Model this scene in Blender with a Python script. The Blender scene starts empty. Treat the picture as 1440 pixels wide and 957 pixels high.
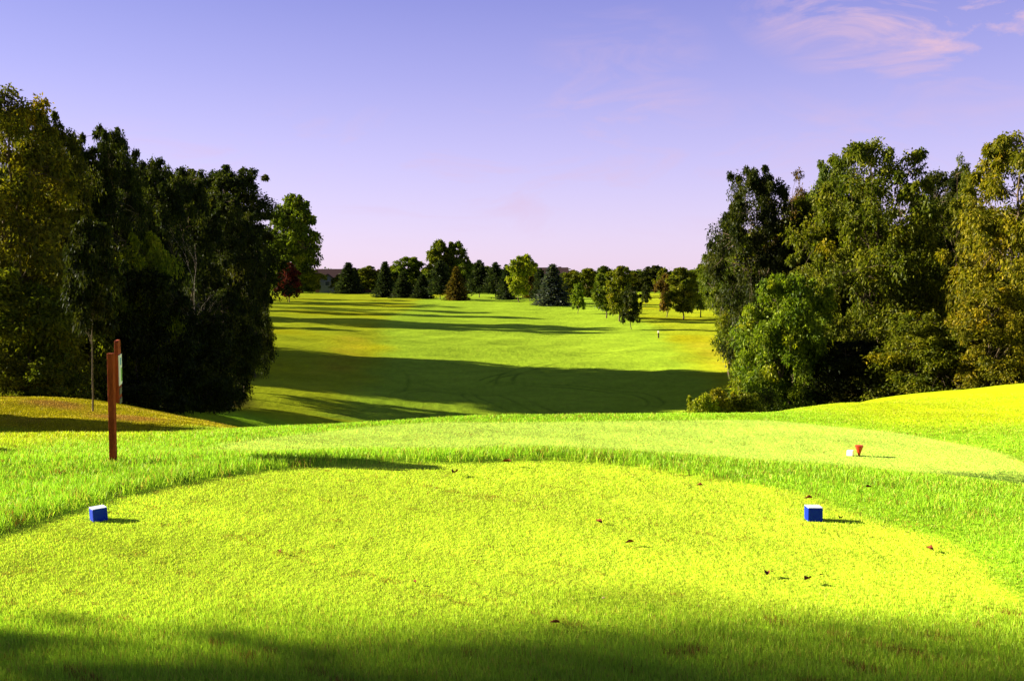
import bpy, math, random
import numpy as np
R_ = math.radians
PI = math.pi
scene = bpy.context.scene
col = scene.collection

# ------------------------------------------------------------------ camera, sky, sun, exposure
CAM_H = 1.65
PITCH = 3.209
cam_d = bpy.data.cameras.new('camera'); cam = bpy.data.objects.new('camera', cam_d); col.objects.link(cam)
cam.location = (0, 0, CAM_H); cam.rotation_euler = (R_(90 - PITCH), 0, 0)
cam_d.sensor_width = 36; cam_d.lens = 35; cam_d.clip_start = 0.05; cam_d.clip_end = 8000
scene.camera = cam
scene.render.resolution_x = 1024; scene.render.resolution_y = 680

SUN_EL = 19.0
SUN_AZ = 12.0          # sun stands to the left (-X), this many degrees towards +Y
EXPO = 2.35
scene.view_settings.view_transform = 'Standard'
scene.view_settings.look = 'None'
scene.view_settings.exposure = EXPO
scene.view_settings.gamma = 1
sd = bpy.data.lights.new('sun', 'SUN'); sd.energy = 4.6; sd.angle = R_(0.5); sd.color = (1.0, 0.86, 0.62)
sun = bpy.data.objects.new('sun', sd); col.objects.link(sun)
from mathutils import Vector, Matrix
sdir = Vector((-math.cos(R_(SUN_AZ)) * math.cos(R_(SUN_EL)), math.sin(R_(SUN_AZ)) * math.cos(R_(SUN_EL)), math.sin(R_(SUN_EL))))
sun.rotation_euler = sdir.to_track_quat('Z', 'Y').to_euler()
sun.location = sdir * 200

class NT:
    def __init__(s, nt): s.nt = nt; s.n = nt.nodes; s.l = nt.links
    def add(s, t, **kw):
        n = s.n.new(t)
        for k, v in kw.items():
            if k == 'i':
                for kk, vv in v.items():
                    if isinstance(vv, bpy.types.NodeSocket): s.l.new(vv, n.inputs[kk])
                    else: n.inputs[kk].default_value = vv
            else: setattr(n, k, v)
        return n
    def math(s, op, a, b=None, c=None, clamp=False):
        n = s.add('ShaderNodeMath', operation=op, use_clamp=clamp)
        for k, v in enumerate((a, b, c)):
            if v is None: continue
            if isinstance(v, bpy.types.NodeSocket): s.l.new(v, n.inputs[k])
            else: n.inputs[k].default_value = v
        return n.outputs[0]
    def mix(s, f, a, b, mode='MIX'):
        n = s.add('ShaderNodeMix', data_type='RGBA', blend_type=mode)
        for k, v in ((0, f), (6, a), (7, b)):
            if isinstance(v, bpy.types.NodeSocket): s.l.new(v, n.inputs[k])
            else: n.inputs[k].default_value = (v if k == 0 else (tuple(v) + (1,) if len(v) == 3 else v))
        return n.outputs[2]
    def ramp(s, f, stops, interp='LINEAR'):
        n = s.add('ShaderNodeValToRGB'); cr = n.color_ramp; cr.interpolation = interp
        while len(cr.elements) < len(stops): cr.elements.new(0.5)
        for e, (p, c) in zip(cr.elements, stops):
            e.position = p; e.color = tuple(c) + (1,) if len(c) == 3 else c
        s.l.new(f, n.inputs[0]); return n.outputs[0]
    def noise(s, vec, scale, detail=3, rough=0.55, dist=0.0):
        n = s.add('ShaderNodeTexNoise', i={'Scale': scale, 'Detail': detail, 'Roughness': rough, 'Distortion': dist})
        if vec is not None: s.l.new(vec, n.inputs['Vector'])
        return n.outputs[0]
    def mapping(s, vec, sc=(1, 1, 1), loc=(0, 0, 0), rot=(0, 0, 0)):
        n = s.add('ShaderNodeMapping'); s.l.new(vec, n.inputs[0])
        n.inputs['Scale'].default_value = sc; n.inputs['Location'].default_value = loc; n.inputs['Rotation'].default_value = rot
        return n.outputs[0]

def srgb(r, g, b):
    f = lambda c: (c / 255 / 12.92) if c / 255 <= 0.04045 else ((c / 255 + 0.055) / 1.055) ** 2.4
    return (f(r), f(g), f(b))

world = bpy.data.worlds.new('World'); scene.world = world; world.use_nodes = True
W = NT(world.node_tree); W.n.clear()
tc = W.add('ShaderNodeTexCoord').outputs['Generated']
sep = W.add('ShaderNodeSeparateXYZ'); W.l.new(tc, sep.inputs[0])
sky = W.add('ShaderNodeTexSky', sky_type='NISHITA', sun_disc=False)
sky.sun_elevation = R_(SUN_EL); sky.sun_rotation = R_(270 + SUN_AZ)
sky.air_density = 1.0; sky.dust_density = 0.6; sky.ozone_density = 2.0
EX = 2 ** EXPO
def skyc(r, g, b): return tuple(c / EX for c in srgb(r, g, b))
grad = W.ramp(sep.outputs[2], [(0.0, skyc(225, 201, 228)), (0.045, skyc(217, 195, 229)), (0.12, skyc(195, 177, 225)),
                               (0.20, skyc(163, 152, 213)), (0.28, skyc(130, 125, 198)), (0.5, skyc(74, 76, 150)), (1.0, skyc(38, 42, 100))])
skyn = W.mix(1.0, sky.outputs[0], (0.09 * 0.9, 0.09 * 0.8, 0.09 * 1.1), 'MULTIPLY')
base = W.mix(0.86, skyn, grad)
# thin pink cloud wisps high on the right
mp = W.mapping(tc, (2.2, 2.2, 7.5), rot=(0, R_(-12), 0))
n1 = W.noise(mp, 3.2, 6, 0.62, 0.8)
c1 = W.math('SMOOTHSTEP' if False else 'SUBTRACT', n1, 0.49)
c1 = W.math('MULTIPLY', c1, 4.0, clamp=True)
def bump(cx, cz, rx, rz):
    dx = W.math('DIVIDE', W.math('SUBTRACT', W.math('DIVIDE', sep.outputs[0], W.math('MAXIMUM', sep.outputs[1], 0.05)), cx), rx)
    dz = W.math('DIVIDE', W.math('SUBTRACT', sep.outputs[2], cz), rz)
    r2 = W.math('ADD', W.math('MULTIPLY', dx, dx), W.math('MULTIPLY', dz, dz))
    return W.math('MULTIPLY', W.math('SUBTRACT', 1.0, r2, clamp=True), W.math('GREATER_THAN', sep.outputs[1], 0.0))
m1 = W.math('MULTIPLY', bump(0.46, 0.275, 0.26, 0.11), 2.0)
m2 = W.math('MULTIPLY', bump(0.11, 0.205, 0.10, 0.07), .4)
m3 = W.math('MULTIPLY', bump(0.13, 0.11, 0.8, 0.08), 0.5)
mm = W.math('MULTIPLY', c1, W.math('ADD', m1, W.math('ADD', m2, m3)), clamp=True)
fin = W.mix(mm, base, skyc(230, 194, 218))
bg = W.add('ShaderNodeBackground', i={'Color': fin, 'Strength': 1.0})
wo = W.add('ShaderNodeOutputWorld'); W.l.new(bg.outputs[0], wo.inputs[0])

# ------------------------------------------------------------------ helpers
def meshobj(name, V, F, mat, parent=None, smooth=False):
    me = bpy.data.meshes.new(name)
    if isinstance(F, np.ndarray):
        V = np.asarray(V, np.float32); nf, k = F.shape
        me.vertices.add(len(V)); me.vertices.foreach_set('co', V.ravel())
        me.loops.add(nf * k); me.loops.foreach_set('vertex_index', F.astype(np.int32).ravel())
        me.polygons.add(nf); me.polygons.foreach_set('loop_start', np.arange(0, nf * k, k, dtype=np.int32))
        me.update(calc_edges=True)
    else:
        me.from_pydata([tuple(map(float, v)) for v in V], [], F); me.update()
    if mat: me.materials.append(mat)
    if smooth: me.polygons.foreach_set('use_smooth', np.ones(len(me.polygons), bool))
    o = bpy.data.objects.new(name, me); col.objects.link(o)
    if parent: o.parent = parent
    return o
def tag(o, label=None, cat=None, group=None, kind=None):
    if label: o['label'] = label
    if cat: o['category'] = cat
    if group: o['group'] = group
    if kind: o['kind'] = kind
    return o
def empty(name, loc, rz=0):
    o = bpy.data.objects.new(name, None); o.empty_display_size = 0.2; col.objects.link(o)
    o.location = loc; o.rotation_euler = (0, 0, rz); return o
def copy_tree(o, parent=None):
    c = o.copy(); col.objects.link(c); c.parent = parent
    for ch in [k for k in o.children]: copy_tree(ch, c)
    return c
def pointattr(o, name, arr, domain='POINT', typ='FLOAT'):
    a = o.data.attributes.new(name, typ, domain)
    a.data.foreach_set('color' if typ == 'FLOAT_COLOR' else 'value', np.asarray(arr, np.float32).ravel())

# photograph pixel -> ray (1440x957 photograph)
def ray(px, py):
    u, v = (px - 720) / 1400, (478.5 - py) / 1400
    c, s = math.cos(R_(PITCH)), math.sin(R_(PITCH))
    return (u, c + v * s, v * c - s)
def at_depth(px, py, Y):
    r = ray(px, py); k = Y / r[1]; return (r[0] * k, Y, CAM_H + r[2] * k)

# ------------------------------------------------------------------ terrain height
CX = np.array([-400, -60, -25, -15, -8, -4, 0, 4, 8, 15, 25, 60, 400], float)
RY = np.array([-100, 0, 6, 9.6, 11, 12.5, 14.5, 17, 20.5, 23, 27, 30, 35, 42, 50, 60, 75, 90, 125, 150, 211, 300, 350, 700, 3000], float)
T = {
 -400: [0, -.5, -.5, -.6, -.6, -.6, -.7, -.8, -1, -1, -1, -1, -1, -1, -1, -1, -1, -1, -1, -1, -1, -1, -1, -1, 0],
 -60: [0, -.3, -.3, -.4, -.5, -.5, -.6, -.8, -1.2, -1.2, -1.2, -1.3, -1.6, -2.4, -3.2, -3.4, -3.2, -3, -2.4, -2.2, -1.9, -1.7, -1.5, -1, 0],
 -25: [0, -.2, -.2, -.25, -.3, -.4, -.55, -.8, -1.3, -1.45, -1.5, -1.6, -2.1, -3.2, -4.3, -4.6, -4.3, -4.0, -3.25, -2.9, -2.3, -1.75, -1.5, -1, 0],
 -15: [0, -.1, -.12, -.18, -.24, -.36, -.52, -.8, -1.45, -1.52, -1.6, -1.8, -2.5, -3.6, -4.7, -5.2, -5.0, -4.5, -3.55, -3.1, -2.45, -1.8, -1.55, -1, 0],
 -8: [0, -.03, -.06, -.15, -.24, -.38, -.57, -.84, -1.5, -1.72, -2.3, -2.9, -4.2, -5.6, -6.3, -6.0, -5.4, -4.8, -3.75, -3.25, -2.55, -1.85, -1.6, -1, 0],
 -4: [0, 0, 0, -.05, -.24, -.45, -.7, -.93, -1.25, -2, -3.3, -4.3, -5.8, -6.9, -7.1, -6.3, -5.7, -5.0, -3.88, -3.32, -2.6, -1.9, -1.6, -1, 0],
 0: [0, 0, 0, 0, -.33, -.67, -.93, -.98, -1.04, -1.7, -3.1, -4.3, -6.0, -7.2, -7.3, -6.38, -5.75, -5.1, -3.9, -3.35, -2.6, -1.9, -1.6, -1, 0],
 4: [0, 0, -.02, -.2, -.5, -.78, -.95, -.98, -1.04, -1.6, -3.0, -4.1, -5.8, -7.0, -7.2, -6.4, -5.8, -5.15, -3.95, -3.4, -2.65, -1.95, -1.6, -1, 0],
 8: [0, -.3, -.45, -.66, -.85, -.98, -1.02, -1.05, -1.12, -1.35, -1.9, -2.4, -3.9, -5.4, -6.2, -6.2, -5.8, -5.2, -4.0, -3.45, -2.7, -1.95, -1.6, -1, 0],
 15: [0, -.4, -.6, -.8, -.9, -.98, -1.0, -1.05, -1.12, -1.2, -1.35, -1.47, -2.1, -3.6, -4.8, -5.4, -5.4, -5.0, -4.0, -3.45, -2.75, -2.0, -1.6, -1, 0],
 25: [0, -.4, -.6, -.8, -.9, -.95, -1.0, -1.05, -1.05, -1.05, -1.05, -1.08, -1.5, -2.8, -3.8, -4.4, -4.7, -4.6, -3.9, -3.5, -2.8, -2.0, -1.6, -1, 0],
 60: [0, -.4, -.6, -.8, -.9, -.9, -.9, -.9, -.9, -.9, -.9, -.9, -1.2, -2, -3, -3.6, -3.9, -4, -3.8, -3.5, -2.9, -2.0, -1.6, -1, 0],
 400: [0] + [-.8] * 12 + [-1] * 12,
}
TAB = np.array([T[int(c)] for c in CX])      # column, row
def pchip_slopes(x, y):   # y: (..., n)
    h = np.diff(x); d = np.diff(y, axis=-1) / h
    m = np.zeros_like(y)
    a, b = d[..., :-1], d[..., 1:]
    w1 = 2 * h[1:] + h[:-1]; w2 = h[1:] + 2 * h[:-1]
    with np.errstate(divide='ignore', invalid='ignore'):
        hm = (w1 + w2) / (w1 / a + w2 / b)
    m[..., 1:-1] = np.where(a * b > 0, hm, 0); m[..., 0] = d[..., 0]; m[..., -1] = d[..., -1]
    return m
SLY = pchip_slopes(RY, TAB)
def herm(x0, x1, y0, y1, m0, m1, x):
    h = x1 - x0; t = (x - x0) / h; t2 = t * t; t3 = t2 * t
    return (2 * t3 - 3 * t2 + 1) * y0 + (t3 - 2 * t2 + t) * h * m0 + (-2 * t3 + 3 * t2) * y1 + (t3 - t2) * h * m1
def smooth(a, b, x):
    t = np.clip((x - a) / (b - a), 0, 1); return t * t * (3 - 2 * t)
_rs = np.random.RandomState(5)
_W = [(_rs.uniform(0, 2 * PI), w, _rs.uniform(0, 2 * PI), a) for w, a in ((0.35, .05), (0.6, .035), (1.1, .016), (1.7, .010), (3.1, .004), (5.3, .0022)) for _ in range(3)]
def H(x, y):
    x = np.atleast_1d(np.asarray(x, float)); y = np.atleast_1d(np.asarray(y, float))
    xc = np.clip(x, CX[0], CX[-1]); yc = np.clip(y, RY[0], RY[-1])
    j = np.clip(np.searchsorted(RY, yc) - 1, 0, len(RY) - 2)
    cols = herm(RY[j], RY[j + 1], TAB[:, j], TAB[:, j + 1], SLY[:, j], SLY[:, j + 1], yc)   # (ncol, N)
    sl = pchip_slopes(CX, cols.T)                                                          # (N, ncol)
    i = np.clip(np.searchsorted(CX, xc) - 1, 0, len(CX) - 2); n = np.arange(len(xc))
    z = herm(CX[i], CX[i + 1], cols[i, n], cols[i + 1, n], sl[n, i], sl[n, i + 1], xc)
    z += 0.035 * smooth(0.0, 0.14, tee1(x, y)) * smooth(2.6, 1.2, x) * smooth(1.2, .4, tee1(x, y))
    # gentle unevenness everywhere except on the levelled tee
    r = np.zeros_like(z)
    for a, w, p, amp in _W: r += amp * np.sin((x * math.cos(a) + y * math.sin(a)) * w + p)
    z += r * (0.12 + 0.88 * smooth(0.0, 4.0, tee1(x, y))) * (0.25 + .75 * smooth(0.5, 6, tee2(x, y)))
    # terrain shaped for shade: steep left side turned away from the sun
    # hollow added right of the back tee for a crescent of shade
    dd = np.sqrt(((x - 6.9) / 1.9) ** 2 + ((y - 13.2 - .12 * (x - 6.9)) / .9) ** 2)
    z -= 0.42 * (1 - smooth(0.35, 1.0, dd))
    return z
def rrect(x, y, cx, cy, hx, hy, r):
    qx = np.abs(x - cx) - (hx - r); qy = np.abs(y - cy) - (hy - r)
    return np.hypot(np.maximum(qx, 0), np.maximum(qy, 0)) + np.minimum(np.maximum(qx, qy), 0) - r
def tee1(x, y):
    w = 0.07 * np.sin(x * 2.1 + y) + 0.05 * np.sin(y * 3.3 - x * 1.2)
    return rrect(x, y, -0.38, 1.2, 3.0, 8.0, 2.7) + w * (1 + smooth(1, 2, x))
def tee2(x, y):
    w = 0.12 * np.sin(x * 1.1 + y) + 0.07 * np.sin(y * 2.3 - x * 1.7)
    return rrect(x, y, 1.7, 15.2, 5.9, 4.3, 3.2) + w
def fairway(x, y):      # signed distance style measure, negative inside
    c = 1.0 + 1.2 * np.sin(y / 40.0)
    w = 12.5 + np.clip((y - 60) * 0.05, 0, 10) + 1.2 * np.sin(y / 17.0)
    s = np.abs(x - c) - w
    return np.where(y > 56, s, 50.0)
def hz(x, y): return float(H(x, y)[0])
def ground_hit(px, py, y0=3.0, y1=900.0):
    r = ray(px, py); ys = np.geomspace(y0, y1, 6000); k = ys / r[1]
    zz = CAM_H + r[2] * k; hh = H(r[0] * k, ys); b = np.where(zz <= hh)[0]
    i = b[0] if len(b) else len(ys) - 1
    return (r[0] * k[i], ys[i], float(hh[i]))

# ------------------------------------------------------------------ materials
def mat(name):
    m = bpy.data.materials.new(name); m.use_nodes = True; t = NT(m.node_tree); t.n.clear(); return m, t
def out(t, sh): o = t.add('ShaderNodeOutputMaterial'); t.l.new(sh, o.inputs[0]); return o
def simple(name, c, rough=0.6, spec=0.3, noise=0.15, scale=30, bump=0.0, metallic=0):
    m, t = mat(name)
    tcn = t.add('ShaderNodeTexCoord').outputs['Object']
    n = t.noise(tcn, scale, 4)
    cc = t.mix(n, tuple(v * (1 - noise) for v in c), tuple(min(1, v * (1 + noise)) for v in c))
    p = t.add('ShaderNodeBsdfPrincipled', i={'Base Color': cc, 'Roughness': rough, 'Metallic': metallic})
    p.inputs['Specular IOR Level'].default_value = spec
    if bump:
        b = t.add('ShaderNodeBump', i={'Strength': bump, 'Distance': 0.02, 'Height': n}); t.l.new(b.outputs[0], p.inputs['Normal'])
    out(t, p.outputs[0]); return m

def ground_material():
    m, t = mat('ground_grass')
    tc = t.add('ShaderNodeTexCoord').outputs['Object']
    ac = t.add('ShaderNodeAttribute', attribute_name='tint').outputs['Color']
    n1 = t.noise(t.mapping(tc, (1, 1, 0)), 0.55, 5, 0.6)
    n2 = t.noise(t.mapping(tc, (1, 1, 0)), 14.0, 5, 0.7)
    n3 = t.noise(t.mapping(tc, (.9, .28, 0)), 3.0, 5, 0.65)
    n4 = t.noise(t.mapping(tc, (.06, .14, 0)), 1.0, 4, 0.6)
    v = t.math('ADD', t.math('MULTIPLY', n1, 0.5), t.math('ADD', t.math('MULTIPLY', n2, 0.9), t.math('ADD', t.math('MULTIPLY', n3, 0.6), t.math('MULTIPLY', n4, 0.7))))
    v = t.math('SUBTRACT', v, 0.35)       # about 1 on average
    c = t.mix(1.0, ac, t.ramp(t.math('MULTIPLY', v, 0.5), [(0.25, (0.42, 0.42, 0.5)), (0.5, (1, 1, 1)), (0.72, (1.55, 1.45, 1.3))]), 'MULTIPLY')
    # worn, straw coloured patches
    dry = t.ramp(t.noise(t.mapping(tc, (1, 1, 0), loc=(7, 3, 0)), 0.9, 6, 0.7), [(0.56, (0, 0, 0)), (0.75, (1, 1, 1))])
    c = t.mix(t.math('MULTIPLY', dry, 0.35), c, (0.36, 0.27, 0.05))
    # faint mower and cart tracks on the fairway
    sp = t.add('ShaderNodeSeparateXYZ'); t.l.new(tc, sp.inputs[0]); X, Y = sp.outputs[0], sp.outputs[1]
    tot = None
    for cx, cy, r, w in ((26, 74, 27.2, 0.14), (26, 74, 26.0, 0.14), (12, 70, 14.5, 0.12), (12, 70, 15.5, 0.12), (-44, 70, 36.5, .14), (8, 150, 54, .2), (1, 66, 8, .12), (1, 66, 9, .12)):
        dx = t.math('SUBTRACT', X, cx); dy = t.math('SUBTRACT', Y, cy)
        d = t.math('ABSOLUTE', t.math('SUBTRACT', t.math('SQRT', t.math('ADD', t.math('MULTIPLY', dx, dx), t.math('MULTIPLY', dy, dy))), r))
        k = t.math('SUBTRACT', 1.0, t.math('DIVIDE', d, w * 2.0), clamp=True)
        tot = k if tot is None else t.math('MAXIMUM', tot, k)
    fw = t.add('ShaderNodeAttribute', attribute_name='fair').outputs['Fac']
    brk = t.ramp(t.noise(tc, 0.12, 3), [(0.42, (0, 0, 0)), (0.6, (1, 1, 1))])
    k = t.math('MULTIPLY', t.math('MULTIPLY', tot, fw), t.math('MULTIPLY', brk, 0.5))
    c = t.mix(k, c, (0.05, 0.08, 0.01))
    b = t.add('ShaderNodeBump', i={'Strength': 0.55, 'Distance': 0.05, 'Height': t.math('ADD', n2, t.math('MULTIPLY', n3, 2.0))})
    d = t.add('ShaderNodeBsdfDiffuse', i={'Color': c, 'Roughness': 1.0}); t.l.new(b.outputs[0], d.inputs['Normal'])
    out(t, d.outputs[0]); return m

def blade_material():
    m, t = mat('grass_blade')
    ac = t.add('ShaderNodeAttribute', attribute_name='tint').outputs['Color']
    d = t.add('ShaderNodeBsdfDiffuse', i={'Color': ac})
    tr = t.add('ShaderNodeBsdfTranslucent', i={'Color': ac})
    g = t.add('ShaderNodeBsdfGlossy', i={'Color': (.9, 1, .7, 1), 'Roughness': 0.45})
    m1 = t.add('ShaderNodeMixShader', i={0: 0.38}); t.l.new(d.outputs[0], m1.inputs[1]); t.l.new(tr.outputs[0], m1.inputs[2])
    m2 = t.add('ShaderNodeMixShader', i={0: 0.012}); t.l.new(m1.outputs[0], m2.inputs[1]); t.l.new(g.outputs[0], m2.inputs[2])
    out(t, m2.outputs[0]); return m

def leaf_material(name='leaf'):
    m, t = mat(name)
    oc = t.add('ShaderNodeObjectInfo')
    v = t.add('ShaderNodeAttribute', attribute_name='v').outputs['Fac']
    k = t.add('ShaderNodeAttribute', attribute_name='k').outputs['Fac']
    base = oc.outputs['Color']
    c = t.mix(1.0, base, t.ramp(v, [(0.0, (0.45, 0.5, 0.45)), (0.5, (1, 1, 1)), (1.0, (1.9, 1.6, 0.9))]), 'MULTIPLY')
    c = t.mix(1.0, c, t.ramp(k, [(0.0, (0.6, 0.7, 0.7)), (0.6, (1, 1, 1)), (0.9, (1.2, 1.15, 0.8)), (1.0, (1.6, 1.25, 0.6))]), 'MULTIPLY')
    d = t.add('ShaderNodeBsdfDiffuse', i={'Color': c})
    tr = t.add('ShaderNodeBsdfTranslucent', i={'Color': t.mix(1.0, c, (1.1, 1.25, 0.6), 'MULTIPLY')})
    g = t.add('ShaderNodeBsdfGlossy', i={'Color': (.8, .9, .9, 1), 'Roughness': 0.5})
    m1 = t.add('ShaderNodeMixShader', i={0: 0.4}); t.l.new(d.outputs[0], m1.inputs[1]); t.l.new(tr.outputs[0], m1.inputs[2])
    m2 = t.add('ShaderNodeMixShader', i={0: 0.006}); t.l.new(m1.outputs[0], m2.inputs[1]); t.l.new(g.outputs[0], m2.inputs[2])
    out(t, m2.outputs[0]); return m
def bark_material(name, c):
    m, t = mat(name)
    tc = t.add('ShaderNodeTexCoord').outputs['Object']
    n = t.noise(t.mapping(tc, (6, 6, 1.2)), 3.0, 6, 0.7)
    cc = t.ramp(n, [(0.3, tuple(v * 0.45 for v in c)), (0.7, tuple(v * 1.3 for v in c))])
    p = t.add('ShaderNodeBsdfPrincipled', i={'Base Color': cc, 'Roughness': 0.9}); p.inputs['Specular IOR Level'].default_value = 0.1
    b = t.add('ShaderNodeBump', i={'Strength': 0.6, 'Distance': 0.03, 'Height': n}); t.l.new(b.outputs[0], p.inputs['Normal'])
    out(t, p.outputs[0]); return m
M = dict(ground=ground_material(), blade=blade_material(), leaf=leaf_material(),
         bark=bark_material('bark', (0.10, 0.075, 0.05)), pale_bark=bark_material('pale_bark', (0.36, 0.30, 0.25)),
         rust=bark_material('rust_painted_wood', (0.26, 0.045, 0.012)),
         blue=simple('blue_paint', (0.002, 0.02, 0.30), 0.6, 0.08, 0.12, 25),
         blue_skylit=simple('blue_paint_skylit', (0.55, 0.62, 0.85), 0.35, 0.5, 0.08, 25),  # sky light on the cube tops, painted as a paler blue
         red=simple('red_paint', (0.42, 0.03, 0.008), 0.4, 0.4, 0.15, 40),
         dark=simple('dark_spike', (0.05, 0.03, 0.02), 0.7),
         white=simple('white_paint', (0.78, 0.72, 0.78), 0.4, 0.4, 0.05, 30),
         deadleaf=simple('dead_leaf', (0.13, 0.035, 0.012), 0.85, 0.1, 0.5, 60),
         straw=simple('pale_straw', (0.6, 0.42, 0.28), 0.85, 0.1, 0.3, 60))

# ------------------------------------------------------------------ ground sheet
def axis(parts):
    a = []
    for lo, hi, st in parts: a.append(np.arange(lo, hi, st))
    return np.concatenate(a)
xs_pos = axis([(0, 9, .09), (9, 22, .25), (22, 60, .7), (60, 160, 4)]); xs_pos = np.concatenate([xs_pos, np.geomspace(160, 3500, 24)])
xs = np.concatenate([-xs_pos[:0:-1], xs_pos])
ys = np.concatenate([-np.geomspace(400, 3, 20), axis([(-2.5, 3, .5), (3, 12.5, .09), (12.5, 23, .16), (23, 60, .4), (60, 130, .6), (130, 260, 1.6), (260, 500, 6)]), np.geomspace(500, 3500, 24)])
GX, GY = np.meshgrid(xs, ys); gx, gy = GX.ravel(), GY.ravel(); gz = H(gx, gy)
nx, ny = len(xs), len(ys)
ii = (np.arange(ny - 1)[:, None] * nx + np.arange(nx - 1)[None, :]).ravel()
F = np.stack([ii, ii + 1, ii + nx + 1, ii + nx], 1)
TEE_C = np.array([0.47, 0.65, 0.036]); ROUGH_C = np.array([0.25, 0.47, 0.018]); FAIR_C = np.array([0.33, 0.51, 0.030])
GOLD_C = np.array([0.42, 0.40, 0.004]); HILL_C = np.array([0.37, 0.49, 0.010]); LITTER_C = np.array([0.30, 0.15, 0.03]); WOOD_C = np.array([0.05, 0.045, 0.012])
def wob(x, y, s, ph): return np.sin(x * s + ph) * np.cos(y * s * 1.3 - ph) * 0.5 + np.sin((x + y) * s * 2.3 + ph * 2) * 0.25
def ground_tint(x, y):
    c = np.empty((len(x), 3)); c[:] = ROUGH_C
    def blend(m, col_): c[:] = c * (1 - m[:, None]) + col_ * m[:, None]
    wl = wob(x, y, 0.7, 1.0)
    # light rough left of the tee and right hill
    blend(smooth(-5.0, -7.5, x + .5 * wl) * smooth(24, 20, y) * smooth(9, 12, y), HILL_C * .9)
    blend(smooth(17, 21, y + wl) * smooth(5.5, 8.5, x) * smooth(60, 40, y), HILL_C)
    # mound with dead leaves, left
    blend(smooth(20.5, 22.5, y + wl) * smooth(-6.0, -8.0, x + wl) * smooth(46, 36, y), LITTER_C * 0.1 + GOLD_C * 0.75)
    blend(smooth(.0, .6, wob(x, y, 0.9, 4)) * .8 * smooth(21.5, 23.5, y + wl) * smooth(-7.0, -9.0, x + wl) * smooth(46, 36, y), LITTER_C)
    # far golf course
    far = smooth(48, 56, y)
    blend(far, FAIR_C * 0.55 + GOLD_C * 0.45)
    blend(far * smooth(0.0, .6, wob(x, y, 0.12, 2)) * .6, GOLD_C)
    f = fairway(x, y); blend(smooth(2.2, -1.2, f + wob(x, y, .4, 0)), FAIR_C)
    # dry banks either side of the fairway
    blend(smooth(1.0, 3.5, f) * smooth(7, 4, f) * smooth(72, 80, y) * smooth(118, 98, y) * (0.35 + .4 * smooth(-.3, .5, wob(x, y, .5, 1))), np.array([0.47, 0.42, 0.02]))
    # woodland floor
    wl2 = 1.5 * wob(x, y, .3, 3)
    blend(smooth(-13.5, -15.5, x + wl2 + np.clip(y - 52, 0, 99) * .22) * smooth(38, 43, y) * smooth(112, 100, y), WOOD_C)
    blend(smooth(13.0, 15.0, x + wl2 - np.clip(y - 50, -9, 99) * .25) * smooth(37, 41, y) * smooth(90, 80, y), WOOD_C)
    blend(smooth(330, 390, y), FAIR_C * .6)
    t1, t2 = tee1(x, y), tee2(x, y)
    blend(smooth(0.18, -0.12, t2), TEE_C * np.array([.95, 1.0, 2.4]))
    blend(smooth(0.14, -0.10, t1), TEE_C)
    blend(smooth(5.3, 4.5, y + .4 * wob(x, y, 1.5, 2)) * .6 * (t1 < 1), ROUGH_C)
    # tee wear
    w = wob(x, y, 1.3, 0) + wob(x, y, 3.1, 2) * .6
    w2 = wob(x, y * 2.2, .8, 4) + .7 * wob(x, y * 1.5, 5.0, 1)
    c *= (1 + 0.09 * w + 0.13 * w2 * smooth(40, 25, y))[:, None]
    return c
G = meshobj('ground', np.stack([gx, gy, gz], 1), F, M['ground'], smooth=True)
G['kind'] = 'structure'
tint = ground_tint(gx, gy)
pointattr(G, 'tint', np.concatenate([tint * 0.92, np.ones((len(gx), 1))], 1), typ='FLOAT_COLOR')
pointattr(G, 'fair', smooth(1.5, -0.5, fairway(gx, gy)))

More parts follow.
